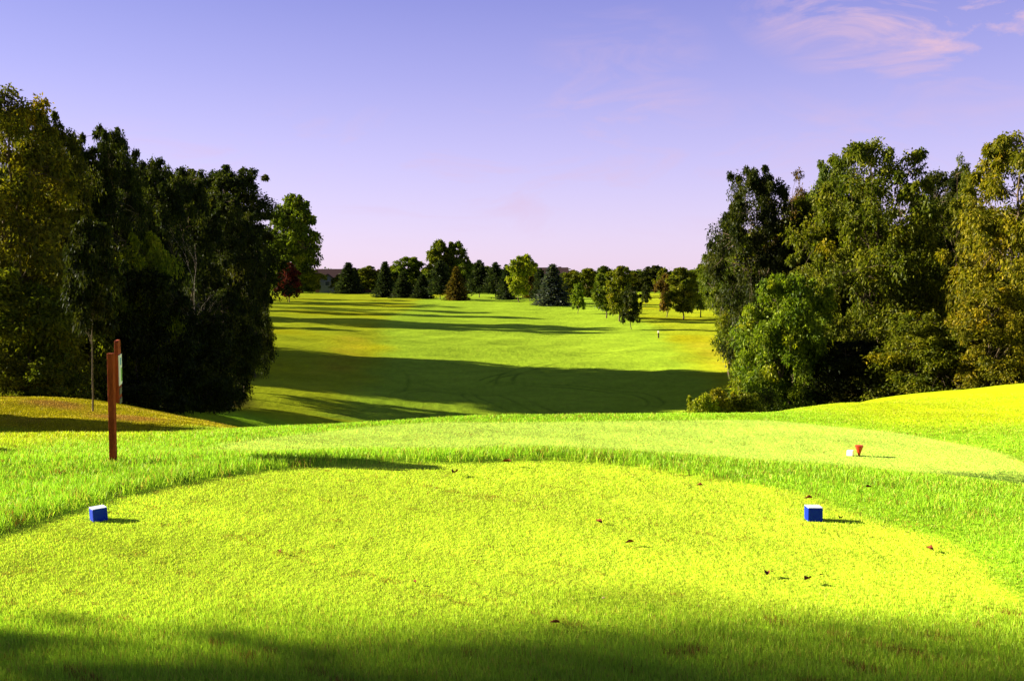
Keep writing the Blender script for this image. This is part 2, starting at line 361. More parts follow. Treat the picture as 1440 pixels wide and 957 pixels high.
# ------------------------------------------------------------------ grass blades
def blades(name, label, region, dens, hfun, seed, ymin=2.6, ymax=34.0, lean=0.35, tintf=1.0, boost=None):
    rs = np.random.RandomState(seed)
    # sample distances so that density falls off with the square of the distance (blades get coarser further out)
    N = int(dens)
    d = ymin * (ymax / ymin) ** rs.rand(N)
    x = (rs.rand(N) * 2 - 1) * 0.66 * d; y = d
    keep = region(x, y); x, y, d = x[keep], y[keep], d[keep]
    n = len(x)
    # clumping jitter
    x = x + rs.randn(n) * .004 * d; y = y + rs.randn(n) * .004 * d
    z = H(x, y)
    h = hfun(x, y) * (0.55 + 0.75 * rs.rand(n)); sc = np.clip(d / 6.5, 0.7, 2.8)
    w = (0.0013 if name == 'tee_grass' else 0.0016) * sc * (0.7 + .6 * rs.rand(n))
    h = h * np.clip(sc, 1, 1.15) 
    a = rs.rand(n) * 2 * PI; bx, by = np.cos(a) * w, np.sin(a) * w
    la = rs.rand(n) * 2 * PI; ll = h * lean * (0.3 + 1.4 * rs.rand(n))
    lx, ly = np.cos(la) * ll, np.sin(la) * ll
    V = np.empty((n, 5, 3))
    V[:, 0] = np.stack([x - bx, y - by, z - .004], 1); V[:, 1] = np.stack([x + bx, y + by, z - .004], 1)
    V[:, 2] = np.stack([x + bx * .8 + lx * .35, y + by * .8 + ly * .35, z + h * .6], 1)
    V[:, 3] = np.stack([x - bx * .8 + lx * .35, y - by * .8 + ly * .35, z + h * .6], 1)
    V[:, 4] = np.stack([x + lx, y + ly, z + h * .95], 1)
    b = np.arange(n) * 5
    F3 = np.concatenate([np.stack([b, b + 1, b + 2], 1), np.stack([b, b + 2, b + 3], 1), np.stack([b + 3, b + 2, b + 4], 1)])
    o = meshobj(name, V.reshape(-1, 3), F3, M['blade'])
    c = ground_tint(x, y) * tintf
    br = (0.62 + 0.75 * rs.rand(n)) if name == 'tee_grass' else (0.52 + 0.95 * rs.rand(n)); c = c * br[:, None]
    sp = wob(x, y, 6.0, 3) + wob(x, y, 13, 1) + .5 * wob(x, y, 2.1, 5)
    br2 = rs.rand(n) < np.where(sp > .75, .5, .03); c[br2] = np.array([0.20, 0.09, 0.015]) * (0.5 + .9 * rs.rand(br2.sum()))[:, None]
    dry = rs.rand(n) < 0.10; c[dry] = np.array([0.50, 0.40, 0.06]) * (0.6 + .6 * rs.rand(dry.sum()))[:, None]
    c5 = np.repeat(c[:, None, :], 5, 1)
    c5 = np.concatenate([c5, np.ones((n, 5, 1))], 2).reshape(-1, 4)
    pointattr(o, 'tint', np.clip(c5, 0, 1), typ='FLOAT_COLOR')
    tag(o, label, 'grass', kind='stuff'); return o
def noisy(x, y): return 0.75 + 0.5 * smooth(-.5, .5, wob(x, y, 4.0, 1) + wob(x, y, 9, 2))
blades('tee_grass', 'short mown yellow-green grass on the two tee platforms', lambda x, y: (np.minimum(tee1(x, y), tee2(x, y)) < 0.02),
       950000, lambda x, y: 0.012 * noisy(x, y) + 0.024 * smooth(5.4, 4.3, y + .3 * wob(x, y, 1.5, 2)), 1, ymax=22)
blades('rough_grass', 'longer green grass fringing the two tee platforms', lambda x, y: (np.minimum(tee1(x, y), tee2(x, y)) > 0.0),
       700000, lambda x, y: 0.040 * noisy(x, y) * (1 - .5 * smooth(17, 24, y)) * (1 + .7 * smooth(.45, .1, tee1(x, y)) * smooth(2.0, .5, x)) * (1 - .65 * smooth(1.2, .0, tee1(x, y)) * smooth(1.5, 2.8, x)) * (1 - .35 * smooth(3, 5, x)), 2, ymax=30, lean=.5)

# ------------------------------------------------------------------ trees
def tubes(segs, k=6):
    """segs: list of (points Nx3, radii N). one mesh"""
    Vs, Fs, off = [], [], 0
    for P, rad in segs:
        P = np.asarray(P, float); n = len(P)
        tn = np.gradient(P, axis=0); tn /= np.linalg.norm(tn, axis=1)[:, None] + 1e-9
        up = np.where(np.abs(tn[:, 2:3]) > .9, np.array([[1., 0, 0]]), np.array([[0., 0, 1]]))
        u = np.cross(tn, up); u /= np.linalg.norm(u, axis=1)[:, None] + 1e-9; v = np.cross(tn, u)
        a = np.arange(k) * 2 * PI / k
        ring = P[:, None, :] + (u[:, None, :] * np.cos(a)[None, :, None] + v[:, None, :] * np.sin(a)[None, :, None]) * np.asarray(rad)[:, None, None]
        Vs.append(ring.reshape(-1, 3))
        i = np.arange(n - 1)[:, None] * k; j = np.arange(k)[None, :]; j2 = (j + 1) % k
        Fs.append(np.stack([(i + j), (i + j2), (i + k + j2), (i + k + j)], -1).reshape(-1, 4) + off); off += n * k
    return np.concatenate(Vs), np.concatenate(Fs)
def curve(a, b, rs, n=7, sag=0.1, wig=0.05):
    a, b = np.asarray(a, float), np.asarray(b, float); t = np.linspace(0, 1, n)[:, None]; L = np.linalg.norm(b - a)
    P = a + (b - a) * t; P[:, 2] += (-sag * L * np.sin(PI * t[:, 0]))
    wv = rs.randn(n, 3) * wig * L; wv[0] = wv[-1] = 0
    return P + wv * .5
def leaves(C, Rc, per, ll, lw, rs, flat=0.7, droop=0.3, clumpv=None, spray=True):
    """C: clump centres, Rc radii. diamonds; when spray, leaves run along short drooping sprays"""
    n = len(C) * per
    idx = np.repeat(np.arange(len(C)), per)
    d = rs.randn(n, 3); d /= np.linalg.norm(d, axis=1)[:, None]
    rr = rs.rand(n) ** 0.45
    r = Rc[idx] * rr * (0.8 + .35 * rs.rand(n)); P = C[idx] + d * r[:, None] * np.array([1, 1, flat])
    if spray:   # pull leaves onto sprays
        ns = max(3, per // 9); sp = rs.randn(len(C), ns, 3); sp /= np.linalg.norm(sp, axis=2)[:, :, None]; sp[:, :, 2] = sp[:, :, 2] * .6 + .15
        s_i = rs.randint(0, ns, n); sd_ = sp[idx, s_i]; tt = (rs.rand(n) ** .6)
        Q = C[idx] + sd_ * (Rc[idx] * tt * 1.15)[:, None]; Q[:, 2] -= droop * Rc[idx] * tt ** 2
        Q += rs.randn(n, 3) * (Rc[idx] * .13)[:, None]
        use = rs.rand(n) < 0.72; P[use] = Q[use]; d[use] = sd_[use] * .6 + rs.randn(use.sum(), 3) * .5
    ax = d + rs.randn(n, 3) * .6; ax[:, 2] -= droop; ax /= np.linalg.norm(ax, axis=1)[:, None]
    nr = rs.randn(n, 3) + np.array([0, 0, .8]); sd2 = np.cross(ax, nr); sd2 /= np.linalg.norm(sd2, axis=1)[:, None] + 1e-9
    L = (ll * (0.6 + .8 * rs.rand(n)))[:, None]; Wd = (lw * (0.6 + .8 * rs.rand(n)))[:, None]
    V = np.empty((n, 4, 3)); V[:, 0] = P; V[:, 1] = P + ax * L * .45 + sd2 * Wd * .5; V[:, 2] = P + ax * L; V[:, 3] = P + ax * L * .45 - sd2 * Wd * .5
    V[:, 2, 2] -= L[:, 0] * .2
    F = np.arange(n * 4).reshape(-1, 4)
    cv = rs.rand(len(C)) if clumpv is None else clumpv
    return V.reshape(-1, 3), F, rs.rand(n), cv[idx]
class Kind: pass
def make_kind(trunk_VF, crown, barkm, H_, R_w):
    k = Kind(); P_ = crown[0][::4]; k.H = float(np.percentile(P_[:, 2], 99.8)); k.R = float(np.percentile(np.hypot(P_[:, 0], P_[:, 1]), 96)); k.tr = trunk_VF; k.cr = crown; k.bark = barkm; k.me = None; return k
def env_round(t): return np.sqrt(np.clip(1 - np.abs((t - .42) / .60) ** 2.3, 0, 1))
def env_tall(t): return np.clip((1 - np.abs((t - .40) / .63) ** 1.9), 0, 1) ** .6
def env_bush(t): return np.sqrt(np.clip(1 - (t * .98) ** 2.4, 0, 1)) * (0.9 + .1 * t)
def env_oval(t): return np.clip((1 - np.abs((t - .36) / .68) ** 2.0), 0, 1) ** .65
def broadleaf(seed, H_, R, crown0, ncl, per, ll, lw, env=env_round, rc=(0.10, 0.2), trunk_r=.2, stems=1, bark='bark', nlimb=11, gap=0.0, flat=.72, droop=.35, lobes=.45):
    rs = np.random.RandomState(seed)
    z0 = H_ * crown0; hc = H_ - z0
    ph = rs.rand(4) * 2 * PI
    def renv(t, a):
        lob = 1 + lobes * (np.sin(2 * a + ph[0] + 3 * t) * .5 + np.sin(3 * a + ph[1] - 5 * t) * .4 + np.sin(5 * a + ph[2] + 9 * t) * .35)
        return R * env(t) * lob * .82
    t = rs.rand(ncl * 2); a = rs.rand(ncl * 2) * 2 * PI
    w = env(t) ** 1.2 + .12; keepi = rs.rand(ncl * 2) < w / w.max(); t, a = t[keepi][:ncl], a[keepi][:ncl]
    rf = rs.rand(len(t)) ** .42
    Rc = R * (rc[0] + (rc[1] - rc[0]) * rs.rand(len(t))) * (0.6 + .5 * env(t))
    r = renv(t, a) * rf
    C = np.stack([np.cos(a) * r, np.sin(a) * r, z0 + hc * t * .96 + Rc * .2], 1)
    # leaders: tufts poking beyond the outline
    nl = max(5, ncl // 5); ta = rs.uniform(.45, 1.0, nl); aa = rs.rand(nl) * 2 * PI; rl = renv(ta, aa) * rs.uniform(.9, 1.1, nl)
    aa = np.sort(aa) // .9 * .9 + rs.randn(nl) * .12
    C2 = np.stack([np.cos(aa) * rl, np.sin(aa) * rl, z0 + hc * (ta * rs.uniform(.96, 1.02, nl))], 1)
    C = np.concatenate([C, C2]); Rc = np.concatenate([Rc, R * rc[0] * rs.uniform(.45, .8, nl)])
    dn = np.linalg.norm(C[:, None] - C[None], axis=2) + np.eye(len(C)) * 99
    sn = np.sort(dn, 1); kp = ((sn[:, 0] < R * .27) & (sn[:, 2] < R * .42)) | (ncl < 100); C, Rc = C[kp], Rc[kp]
    C[:, 2] = np.minimum(C[:, 2], H_ - Rc * .6)
    C[:, 2] = np.maximum(C[:, 2], .25 * Rc + .02 * H_)
    if gap > 0:    # open holes so that what is behind shows
        g = np.stack([rs.uniform(-R, R, 5), rs.uniform(-R, R, 5), rs.uniform(z0 + hc * .3, H_, 5)], 1)
        dm = np.min(np.linalg.norm(C[:, None] - g[None], axis=2), 1); kp = dm > gap * R; C, Rc = C[kp], Rc[kp]
    crown = leaves(C, Rc, per, ll, lw, rs, flat, droop)
    segs = []
    mains = []
    for s in range(stems):
        aa_ = 2 * PI * s / stems + rs.rand(); off = 0 if stems == 1 else .06 * R
        p0 = np.array([math.cos(aa_) * off, math.sin(aa_) * off, -.4]); sp = 0.0 if stems == 1 else .32 * R
        p1 = np.array([math.cos(aa_) * sp + rs.randn() * .08 * R, math.sin(aa_) * sp + rs.randn() * .08 * R, H_ * rs.uniform(.82, .93)])
        P = curve(p0, p1, rs, 12, 0, .03); rad = trunk_r * (1 if stems == 1 else .6) * (1 - np.linspace(0, 1, 12) * .88); rad[0] *= 1.35
        P[1:-1, :2] *= (.5 if trunk_r < .1 else 1)
        segs.append((P, rad)); mains.append(P)
    li = rs.choice(len(C), min(nlimb, len(C)), replace=False); pts = []
    for q in li:
        P0 = mains[rs.randint(len(mains))]; tgt = C[q]
        zt = max(z0 * .75, tgt[2] - .55 * np.hypot(tgt[0], tgt[1]) - .1 * hc); zt = min(zt, H_ * .8)
        j = int(np.argmin(np.abs(P0[:, 2] - zt)))
        L = curve(P0[j], tgt, rs, 7, -.06, .05); r0 = trunk_r * .42 * (1 - P0[j, 2] / H_ * .6)
        segs.append((L, np.linspace(r0, r0 * .18, 7))); pts.append(L[2:])
    pts = np.concatenate(pts + [m[5:] for m in mains])
    for q in range(len(C)):
        if q in li: continue
        j = int(np.argmin(np.linalg.norm(pts - C[q], axis=1)))
        segs.append((curve(pts[j], C[q], rs, 4, -.05, .06), np.linspace(trunk_r * .10, trunk_r * .03, 4)))
    return make_kind(tubes(segs, 6), crown, M[bark], H_, R)
def conifer(seed, H_, R, z0f=.0, nlev=20, nb=13, per=44, ll=.62, lw=.30, droop=.25, power=.85, ragged=.2, trunk_r=.14):
    rs = np.random.RandomState(seed); Cs, Ds, Vc = [], [], []; segs = [(np.array([[0, 0, -.3], [0, 0, H_ * .5], [0, 0, H_ * .98]]), [trunk_r, trunk_r * .6, .02])]
    for i in range(nlev):
        t = i / (nlev - 1); z = H_ * (z0f + (1 - z0f) * t * .97); r = R * (1 - t) ** power * (0.75 if i == 0 else 1)
        n = max(4, int(nb * (1 - t * .55)))
        for b in range(n):
            a = 2 * PI * (b + rs.rand() * .8) / n + i; rl = r * (1 - ragged + 2 * ragged * rs.rand()) * .9 + .06
            e = np.array([math.cos(a) * rl, math.sin(a) * rl, z - droop * rl * (0.6 + .6 * rs.rand()) + .12 * R])
            s = np.array([0, 0, z + .05 * R]); m = per
            tt = rs.rand(m) ** .7; P = s + (e - s) * tt[:, None]; P += rs.randn(m, 3) * (0.05 * R + .10 * rl * tt[:, None]) * np.array([1, 1, .45])
            P[:, 2] = np.maximum(P[:, 2], .05)
            Cs.append(P); Ds.append(np.repeat(((e - s) / (np.linalg.norm(e - s) + 1e-6))[None], m, 0)); Vc.append(np.full(m, rs.rand()))
            if b % 3 == 0: segs.append((np.stack([s, e * .95 + s * .05]), [.03, .008]))
    tp = np.stack([rs.randn(60) * .03 * R, rs.randn(60) * .03 * R, H_ * (0.9 + .1 * rs.rand(60))], 1); Cs.append(tp); Ds.append(np.repeat([[0, 0, 1.]], 60, 0)); Vc.append(np.full(60, .5))
    P = np.concatenate(Cs); d = np.concatenate(Ds); n = len(P)
    ax = d + rs.randn(n, 3) * .45; ax /= np.linalg.norm(ax, axis=1)[:, None]
    sd2 = np.cross(ax, rs.randn(n, 3) + np.array([0, 0, 1.2])); sd2 /= np.linalg.norm(sd2, axis=1)[:, None]
    L = (ll * (0.5 + .8 * rs.rand(n)))[:, None]; Wd = (lw * (0.6 + .8 * rs.rand(n)))[:, None]
    V = np.empty((n, 4, 3)); V[:, 0] = P; V[:, 1] = P + ax * L * .45 + sd2 * Wd * .5; V[:, 2] = P + ax * L; V[:, 3] = P + ax * L * .45 - sd2 * Wd * .5
    return make_kind(tubes(segs, 5), (V.reshape(-1, 3), np.arange(n * 4).reshape(-1, 4), rs.rand(n), np.concatenate(Vc) * .6), M['bark'], H_, R)

K = {}
# large near woodland trees (fine leaves)
K['ash'] = broadleaf(11, 14, 5.2, .14, 200, 260, .22, .11, env_round, (.10, .19), .24, gap=.20)
K['ash2'] = broadleaf(27, 14, 5.2, .30, 190, 240, .23, .12, env_round, (.10, .19), .24)
K['walnut'] = broadleaf(12, 14, 4.6, .12, 190, 260, .24, .10, env_tall, (.11, .21), .22, droop=.6, gap=.22, lobes=.35)
K['maple'] = broadleaf(13, 14, 5.4, .10, 240, 230, .21, .13, env_round, (.10, .17), .26)
K['stems'] = broadleaf(14, 14, 5.6, .08, 250, 240, .22, .11, env_round, (.09, .17), .17, stems=4, gap=.17, nlimb=16)
K['sparse'] = broadleaf(15, 14, 4.0, .35, 75, 170, .22, .10, env_tall, (.10, .18), .17, gap=.3, nlimb=14)
K['bushy'] = broadleaf(16, 8, 4.2, .02, 180, 220, .20, .10, env_bush, (.11, .2), .14, stems=3, droop=.5)
K['bushy2'] = broadleaf(17, 8, 4.0, .02, 150, 240, .21, .10, env_bush, (.12, .24), .14, stems=2, droop=.6, lobes=.4)
K['shrub'] = broadleaf(18, 2.4, 1.7, .0, 70, 150, .13, .07, env_bush, (.13, .26), .05, stems=4, droop=.2)
K['young'] = broadleaf(19, 6.5, 1.9, .42, 75, 150, .19, .09, env_tall, (.16, .28), .07)
# middle distance and far trees (coarser leaves)
K['oval'] = broadleaf(21, 8, 2.6, .16, 95, 110, .34, .20, env_oval, (.15, .27), .13, flat=.85)
K['oval2'] = broadleaf(22, 8, 2.5, .2, 80, 110, .34, .20, env_round, (.15, .28), .12, flat=.85, gap=.2)
K['high'] = broadleaf(26, 20, 6, .6, 220, 200, .26, .15, env_round, (.11, .19), .3)
K['dome'] = broadleaf(25, 14, 5.5, .04, 260, 110, .42, .27, env_oval, (.10, .2), .3, lobes=.15, flat=.85)
K['far'] = broadleaf(23, 14, 5.5, .08, 90, 90, .75, .45, env_round, (.14, .24), .3)
K['far2'] = broadleaf(24, 14, 4.6, .10, 80, 90, .7, .42, env_tall, (.14, .25), .28, gap=.2, lobes=.35)
K['spruce'] = conifer(31, 10, 3.1)
K['spruce2'] = conifer(32, 10, 3.3, power=.75, ragged=.3, droop=.35)
K['pine'] = conifer(33, 10, 3.4, z0f=.14, nlev=15, nb=11, per=55, ll=.65, lw=.34, droop=-.05, power=.6, ragged=.35)

proto = {}
def tree(kind, name, loc, h, r, rz, tint, label, group, cat='tree', lean=0):
    k = K[kind]
    if kind not in proto:
        root = empty(name, (0, 0, 0))
        V, F, v, cv = k.cr
        cr = meshobj('crown', V, F, M['leaf'], root)
        a = cr.data.attributes.new('v', 'FLOAT', 'FACE'); a.data.foreach_set('value', v.astype(np.float32))
        a = cr.data.attributes.new('k', 'FLOAT', 'FACE'); a.data.foreach_set('value', cv.astype(np.float32))
        V, F = k.tr
        tr = meshobj('trunk', V, F, k.bark, root, smooth=True)
        proto[kind] = root; o = root
    else:
        o = copy_tree(proto[kind]); o.name = name
    o.location = loc; o.rotation_euler = (R_(lean), 0, rz)
    sz = h / k.H; sx = r / k.R; o.scale = (sx, sx, sz)
    for ch in o.children:
        if ch.name.startswith('crown'): ch.color = (*tint, 1)
    tag(o, label, cat, group); return o

GREEN = (0.070, 0.098, 0.009); DARK = (0.026, 0.034, 0.006); OLIVE = (0.092, 0.108, 0.008); GOLD = (0.165, 0.160, 0.008); YEL = (0.17, 0.20, 0.010)  # leaf tints carry light too: DARK for backlit crowns, others raised where sunlit
BRIGHT = (0.105, 0.155, 0.010); RUSSET = (0.085, 0.055, 0.012); REDT = (0.055, 0.010, 0.012); SPR = (0.024, 0.034, 0.014); BLUES = (0.050, 0.062, 0.062); BRONZE = (0.085, 0.06, 0.012)

_n = [0]
def wood(kind, px, Y, ytop, hw, tint, label, group=None, name='woodland_tree', sink=.1, cat='tree', ybase=None, lean=0):
    """tree standing at depth Y whose top and half width are read off the photograph"""
    _n[0] += 1
    x, y, zt = at_depth(px, ytop, Y); zg = hz(x, y) - sink; k = K[kind]
    return tree(kind, name, (x, y, zg), (zt - zg) * 1.0, hw / 1400 * Y * 1.02, _n[0] * 2.399, tint, label, group, cat, lean)
def far(kind, px, ybase, ytop, hw, tint, label, group=None, name='deciduous_tree', lean=0):
    _n[0] += 1
    x, y, z = ground_hit(px, ybase, 58); _, _, zt = at_depth(px, ytop, y)
    return tree(kind, name, (x, y, z - .05), zt - z + .05, hw / 1400 * y * 1.05, _n[0] * 2.399, tint, label, group, 'tree', lean)

GL = 'trees of the wood left of the fairway'; GR = 'trees of the wood right of the fairway'
wood('walnut', 8, 37, 128, 95, (.105, .098, .007), 'tall golden-green tree at the left edge of the photo, highest of the left wood', GL)  # golden sunlight is mixed into this crown's tint
wood('ash', 66, 41, 160, 62, (.06, .062, .007), 'tall olive-green tree just right of the golden tree at the left edge', GL)
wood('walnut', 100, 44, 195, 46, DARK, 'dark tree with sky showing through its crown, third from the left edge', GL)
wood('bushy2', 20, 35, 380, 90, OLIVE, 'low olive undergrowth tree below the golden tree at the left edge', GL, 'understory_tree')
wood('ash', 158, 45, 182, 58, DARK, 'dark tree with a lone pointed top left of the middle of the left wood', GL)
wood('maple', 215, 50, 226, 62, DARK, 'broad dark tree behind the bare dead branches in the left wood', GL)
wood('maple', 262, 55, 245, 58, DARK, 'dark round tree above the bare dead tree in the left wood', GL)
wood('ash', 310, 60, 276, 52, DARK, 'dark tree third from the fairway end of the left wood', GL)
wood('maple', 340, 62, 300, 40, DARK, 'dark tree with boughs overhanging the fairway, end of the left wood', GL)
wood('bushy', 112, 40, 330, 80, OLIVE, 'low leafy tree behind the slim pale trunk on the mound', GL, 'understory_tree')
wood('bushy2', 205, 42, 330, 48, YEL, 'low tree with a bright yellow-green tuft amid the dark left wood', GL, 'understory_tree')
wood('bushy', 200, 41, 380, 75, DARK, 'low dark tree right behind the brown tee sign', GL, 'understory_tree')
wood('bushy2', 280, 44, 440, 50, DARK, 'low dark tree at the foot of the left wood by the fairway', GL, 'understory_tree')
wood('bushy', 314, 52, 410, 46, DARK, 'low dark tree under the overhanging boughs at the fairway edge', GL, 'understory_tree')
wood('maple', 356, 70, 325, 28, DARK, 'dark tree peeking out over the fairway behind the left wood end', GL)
wood('shrub', 50, 33, 505, 46, OLIVE, 'yellow-green shrub on the mound at the left edge', 'shrubs at the foot of the left wood', 'shrub', cat='shrub')
wood('shrub', 5, 33, 490, 40, OLIVE, 'golden shrub on the mound touching the left edge', 'shrubs at the foot of the left wood', 'shrub', cat='shrub')
wood('shrub', 200, 34, 540, 40, DARK, 'dark shrub on the mound right of the tee sign', 'shrubs at the foot of the left wood', 'shrub', cat='shrub')
wood('young', 126, 26.5, 310, 40, (.018, .022, .005), 'slim young tree with a pale trunk on the leaf-strewn mound', None, 'young_tree')
# wood continues behind and out of frame; these cast the long shadows on the fairway
rs = random.Random(4)
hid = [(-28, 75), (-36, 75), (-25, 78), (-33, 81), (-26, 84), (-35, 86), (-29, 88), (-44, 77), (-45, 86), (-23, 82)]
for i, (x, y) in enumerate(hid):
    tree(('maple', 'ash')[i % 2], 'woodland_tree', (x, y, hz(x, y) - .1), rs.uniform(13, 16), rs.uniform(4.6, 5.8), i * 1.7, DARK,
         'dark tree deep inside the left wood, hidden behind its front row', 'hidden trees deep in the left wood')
hid2 = [(-42, 131, 17, 4.5), (-46, 139, 19, 5), (-48, 160, 17, 3.2), (-52, 178, 16, 2.8), (-50, 170, 12, 2), (-56, 200, 15, 4.5), (-60, 215, 15, 5), (-66, 240, 14, 5), (-40, 119, 7, 2)]
for i, (x, y, h, r) in enumerate(hid2):
    tree('far', 'roadside_tree', (x, y, hz(x, y) - .1), h, r, i * 1.3, GREEN, 'tree beyond the left wood casting a long shadow over the fairway', 'trees beyond the left wood')
tree('high', 'woodland_tree', (-31, 72, hz(-31, 72) - .1), 14.5, 5.2, 2.2, DARK, 'dark tree deep inside the left wood, hidden behind its front row', 'hidden trees deep in the left wood')  # put in for its shadow on the right part of the valley
# trees beside the photographer, out of frame, that shade the foreground
for i, (x, y, h, r) in enumerate([(-21, 3.2, 11, 4.6), (-30, 4.4, 13, 5.2), (-26, -4, 13, 5.5), (-24, 0.5, 12, 5.0), (-14, 1.0, 9, 3.8), (-10, -1.5, 6, 2.8), (-35, 5.0, 17, 5.2), (-40, 1, 18, 5.5), (-32, 0, 17, 5.5), (-37, 6.7, 20, 5.4), (-40, 8.2, 24, 5.6), (-46, 9.4, 27, 5.8), (-42, 6.3, 21, 5.5), (-31, 4.6, 15, 5)]):
    tree('high' if h > 19 else 'maple', 'shade_tree', (x, y, hz(x, y) - .1), h, r, i * 1.1, GREEN, 'shade tree beside the back tee, left of the photographer', 'shade trees left of the photographer')

tree('bushy', 'shade_tree', (-19, 24.3, hz(-19, 24.3) - .1), 4.2, 2.0, 1, GREEN, 'low bushy tree on the left mound, out of frame', None)
tree('shrub', 'shrub', (-9.6, 11.6, hz(-9.6, 11.6) - .05), 1.5, .9, 2, GREEN, 'small unseen shrub added left of the tee sign to cast a shadow', None, 'shrub')  # out of view, placed only for its shadow on the left rough
wood('ash', 1066, 56, 236, 62, DARK, 'dark green tree with a ragged pointed top, first tall one of the right wood', GR)
wood('sparse', 1118, 58, 243, 46, RUSSET, 'thin russet-leaved tree between the two tall trees of the right wood', GR)
wood('ash2', 1044, 64, 325, 50, GREEN, 'green tree leaning out over the lawn at the left end of the right wood', GR)
wood('stems', 1232, 50, 203, 100, OLIVE, 'broad tall tree with several pale stems, middle of the right wood', GR)
wood('maple', 1180, 56, 230, 60, GREEN, 'green tree tucked left behind the many-stemmed tree in the right wood', GR)
wood('maple', 1335, 58, 238, 66, DARK, 'very dark tree between the many-stemmed tree and the golden tree at right', GR)
wood('sparse', 1350, 52, 222, 34, OLIVE, 'thin-crowned tree with bare reddish twigs on top near the right edge', GR)
wood('walnut', 1428, 44, 192, 86, (.125, .122, .008), 'tall golden-green tree at the right edge of the photo', GR)
wood('bushy', 1110, 46, 388, 68, BRIGHT, 'low bright green tree at the front left of the right wood', GR, 'understory_tree')
wood('bushy2', 1075, 47, 470, 42, BRIGHT, 'lowest bright green tree above the yellow shrubs in the valley', GR, 'understory_tree')
wood('bushy2', 1300, 43, 440, 75, OLIVE, 'low olive tree in front of the dark gap of the right wood', GR, 'understory_tree')
wood('bushy', 1400, 41, 400, 70, (.13, .12, .008), 'low golden tree below the tall golden tree at the right edge', GR, 'understory_tree')
wood('bushy', 1200, 46, 480, 75, DARK, 'low dark tree under the pale stems on the right hill crest', GR, 'understory_tree')
wood('high', 1030, 68, 352, 47, GREEN, 'slim green tree drooping lowest over the lawn at the right wood end', GR)
SG = 'shrubs in the dip before the right wood'
wood('shrub', 984, 28, 556, 34, YEL, 'olive shrub leftmost in the dip before the right wood', SG, 'shrub', cat='shrub')
wood('shrub', 1016, 28.6, 549, 32, GOLD, 'rounded golden shrub second from the left in the dip', SG, 'shrub', cat='shrub')
wood('shrub', 1050, 28.8, 553, 30, OLIVE, 'dull green shrub third from the left in the dip', SG, 'shrub', cat='shrub')
wood('shrub', 1080, 30, 548, 28, GREEN, 'green shrub against the low bright trees of the right wood', SG, 'shrub', cat='shrub')
for i, (x, y) in enumerate([(26, 60), (20, 66), (32, 55), (24, 74), (30, 68), (38, 60), (36, 46), (40, 52), (28, 84), (18.5, 58)]):
    tree(('maple', 'ash')[i % 2], 'woodland_tree', (x, y, hz(x, y) - .1), rs.uniform(10, 12.5), rs.uniform(4.2, 5.2), i * 1.7, DARK if i % 3 else OLIVE,
         'tree deep inside the right wood, hidden behind its front row', 'hidden trees deep in the right wood')

# ------------------------------------------------------------------ bare dead tree in the left wood
def bare_tree():
    rs = np.random.RandomState(77); segs = []
    def grow(p, d, L, r, lev):
        n = 6; P = [p]
        dd = d.copy()
        for i in range(n):
            dd = dd + rs.randn(3) * .13 + np.array([0, 0, .03]); dd /= np.linalg.norm(dd); P.append(P[-1] + dd * L / n)
        P = np.array(P); segs.append((P, np.linspace(r, r * .3, n + 1) * .8))
        if lev < 3:
            for k in range(5 if lev == 0 else 4):
                j = rs.randint(2, n + 1); nd = dd + rs.randn(3) * .65; nd[2] += .25; nd /= np.linalg.norm(nd)
                grow(P[j], nd, L * rs.uniform(.35, .6), r * .45 * (1 - j / (n + 3)), lev + 1)
    grow(np.array([0, 0, 0.]), np.array([.03, 0, 1.]), 6.5, .075, 0)
    root_ = np.array([.1, 0, 2.7])
    for k in range(6):
        grow(root_ + rs.randn(3) * .15, np.array([.8, -.25, .6 + .35 * rs.randn()]), 2.3, .03, 1)
    return tubes(segs, 5)
x, y, zt = at_depth(262, 298, 46.5)
V, F = bare_tree(); zg = hz(x, y) - .1
o = meshobj('dead_tree', V, F, M['pale_bark'], smooth=True); o.location = (x, y, zg); sc = (zt - zg) / float(V[:, 2].max()); o.scale = (sc * .75, sc * .75, sc)
tag(o, 'bare dead tree with pale leafless branches against the dark left wood', 'tree')

# ------------------------------------------------------------------ trees on the far side of the fairway
GM = 'trees along the far side of the fairway'
far('dome', 411, 412, 275, 36, GREEN, 'tall rounded green tree standing beyond the left wood end', GM)
far('oval', 407, 425, 370, 15, REDT, 'small dark red-leaved tree on a thin trunk beside the left wood', GM, 'red_leaved_tree')
far('oval2', 440, 412, 380, 16, YEL, 'low yellow-green tree just left of the grey house', GM)
far('far2', 426, 411, 372, 14, OLIVE, 'olive tree between the tall rounded tree and the grey house', GM)
far('spruce', 490, 413, 371, 16, SPR, 'dark spruce in front of the grey house', GM, 'spruce')
far('spruce2', 499, 412, 378, 11, SPR, 'smaller spruce at the right shoulder of the one by the grey house', GM, 'spruce')
far('oval', 517, 411, 374, 17, OLIVE, 'light olive round tree right of the spruce by the grey house', GM)
far('oval2', 533, 411, 379, 10, RUSSET, 'reddish brown tree touching a dark spruce, left part of the far row', GM)
far('spruce', 542, 418, 370, 14, SPR, 'tall dark spruce beside the reddish brown tree', GM, 'spruce')
far('far', 576, 411, 362, 26, GREEN, 'broad green tree behind the two short spruces', GM)
far('spruce2', 567, 419, 383, 14, SPR, 'short dark spruce, left one before the broad green tree', GM, 'spruce')
far('spruce', 594, 420, 387, 14, SPR, 'short dark spruce, right one before the broad green tree', GM, 'spruce')
far('far2', 616, 411, 339, 17, OLIVE, 'left of the two tallest trees of the far row, olive and open', GM)
far('far', 640, 411, 341, 21, GREEN, 'right of the two tallest trees of the far row, darker and rounder', GM)
far('pine', 619, 421, 368, 15, SPR, 'dark pine with a forked trunk under the two tallest trees', GM, 'pine')
